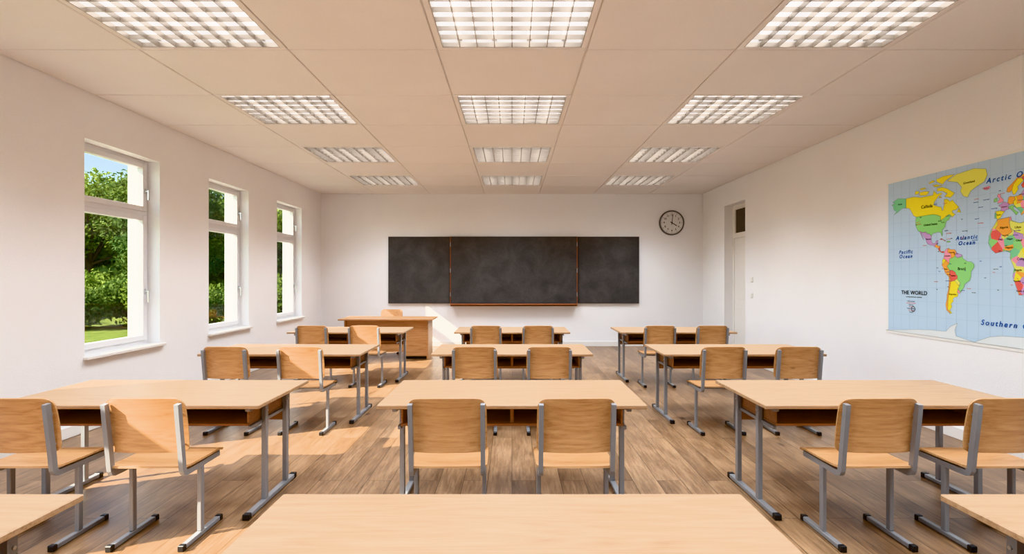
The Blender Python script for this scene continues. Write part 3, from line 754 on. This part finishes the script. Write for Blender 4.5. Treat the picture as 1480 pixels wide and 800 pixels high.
def foliage(name, blobs, nleaf, size, mat, trunk=None):
    """blobs: (cx,cy,cz,rx,rz)"""
    P = []
    tot = sum(bb[3]**2 for bb in blobs)
    for (cx, cy, cz, rx, rz) in blobs:
        n = int(nleaf*rx*rx/tot)
        d = rng.normal(size=(n, 3)); d /= np.linalg.norm(d, axis=1)[:, None]
        rr = rng.uniform(.35, 1.25, size=(n, 1))**.7
        P.append(np.array([cx, cy, cz])+d*rr*np.array([rx, rx, rz]))
    P = np.concatenate(P); P = P[P[:, 2] > size*1.35]; n = len(P)
    u = rng.normal(size=(n, 3)); u /= np.linalg.norm(u, axis=1)[:, None]
    w = rng.normal(size=(n, 3)); v = np.cross(u, w); v /= np.linalg.norm(v, axis=1)[:, None]
    s = rng.uniform(.6, 1.3, size=(n, 1))*size
    V = np.stack([P-u*s, P-v*s*.55, P+u*s, P+v*s*.55], axis=1).reshape(-1, 3)
    F = np.arange(4*n).reshape(-1, 4)
    b = MB(); b.v = [tuple(p) for p in V.tolist()]; b.f = [tuple(f) for f in F.tolist()]; b.m = [0]*n; b.sm = [False]*n; b.mats = [mat]
    th, tr = trunk if trunk else (.9, .06)
    b.cyl((0, 0, 0), tr, th, 2, M_bark, 10, tr*.5)
    for (cx, cy, cz, rx, rz) in blobs[1:]:
        p0 = Vector((0, 0, th*.45 if trunk else .1)); p1 = Vector((cx, cy, cz)); d = p1-p0; q = d.to_track_quat('Z', 'Y').to_matrix().to_4x4(); M = Matrix.Translation(p0) @ q
        k = 6; L = d.length; vs = []
        for rr, hh in ((tr*.4, 0), (tr*.12, L)):
            for i in range(k): vs.append(tuple(M @ Vector((rr*math.cos(2*math.pi*i/k), rr*math.sin(2*math.pi*i/k), hh))))
        b.add(vs, [(i, (i+1) % k, k+(i+1) % k, k+i) for i in range(k)], M_bark, True)
    return b.mesh(name)
tr = random.Random(11)
tmesh = []
for t in range(3):
    bl = [(0, 0, 5.6, 1.5, 1.4)]
    for i in range(12):
        a = tr.uniform(0, 6.28); rad = tr.uniform(.9, 2.3); z = tr.uniform(2.4, 6.4); bl.append((rad*math.cos(a), rad*math.sin(a), z, tr.uniform(.7, 1.25), tr.uniform(.5, .9)))
    tmesh.append(foliage('broadleaf_tree', bl, 11000, .10, LEAF[t], (5.6, .2)))
bmesh_ = []
for t in range(2):
    bl = []
    for i in range(8):
        a = tr.uniform(0, 6.28); rad = tr.uniform(0, 1.3); bl.append((rad*math.cos(a), rad*math.sin(a), tr.uniform(.4, 1.5), tr.uniform(.5, .9), tr.uniform(.45, .7)))
    bmesh_.append(foliage('bush', bl, 7000, .075, LEAF[2 if t else 0]))
def place(name, me, x, y, s, z=GZ):
    o = obj(name, me, (x, y, z), tr.uniform(0, 6.28)); o.scale = (s, s, s*tr.uniform(.92, 1.08))
for i in range(15):
    x = -46+i*2.9+tr.uniform(-.8, .8); place('broadleaf_tree', tmesh[i % 3], x, 27+tr.uniform(-1.5, 1.5)+max(0, (x+18))*.4, tr.uniform(.92, 1.1))
for i in range(14):
    x = -52+i*3.6+tr.uniform(-1, 1); place('broadleaf_tree', tmesh[(i+1) % 3], x, 34+tr.uniform(-1.5, 1.5)+max(0, (x+18))*.4, tr.uniform(1.0, 1.2))
for i in range(24):
    x = -44+i*1.75+tr.uniform(-.5, .5); place('bush', bmesh_[i % 2], x, 20.2+tr.uniform(-.8, .8)+max(0, (x+18))*.4, tr.uniform(.75, 1.2))
for i in range(22):
    x = -48+i*2.1+tr.uniform(-.5, .5); place('bush', bmesh_[i % 2], x, 30+tr.uniform(-1, 1)+max(0, (x+18))*.4, tr.uniform(1.8, 2.3))
for i in range(14):
    x = -62+i*4.0+tr.uniform(-.6, .6); place('broadleaf_tree', tmesh[(i+2) % 3], x, 41+tr.uniform(-1, 1)+max(0, (x+18))*.4, tr.uniform(1.1, 1.25))

# ------------------------------------------------------------------ lighting
sd = Vector((1, .4625, -.74)).normalized()
sl = bpy.data.lights.new('sun', 'SUN'); sl.energy = 24.0; sl.angle = math.radians(.5); sl.color = (1, .885, .735)
so = bpy.data.objects.new('sun', sl); COL.objects.link(so); so.rotation_euler = sd.to_track_quat('-Z', 'Y').to_euler(); so.location = (-20, -8, 16)
w = bpy.data.worlds.new('sky'); scene.world = w; w.use_nodes = True
N = w.node_tree.nodes; Lk = w.node_tree.links; bg = N['Background']
sky = N.new('ShaderNodeTexSky'); sky.sky_type = 'NISHITA'; sky.sun_disc = False; sky.sun_elevation = math.radians(34)
sky.sun_rotation = math.atan2(-1, -.4625) % (2*math.pi); sky.air_density = 1.0; sky.dust_density = .3
Lk.new(sky.outputs['Color'], bg.inputs['Color']); bg.inputs['Strength'].default_value = .38

# ------------------------------------------------------------------ camera
cam = bpy.data.cameras.new('camera'); cam.sensor_width = 36; cam.lens = 36*740/1480; cam.clip_start = .05; cam.clip_end = 400
co = bpy.data.objects.new('camera', cam); COL.objects.link(co); co.location = (0, 0, 1.6); co.rotation_euler = (math.pi/2, 0, 0)
scene.camera = co
scene.view_settings.view_transform = 'Khronos PBR Neutral'
scene.view_settings.look = 'None'
scene.view_settings.exposure = .56
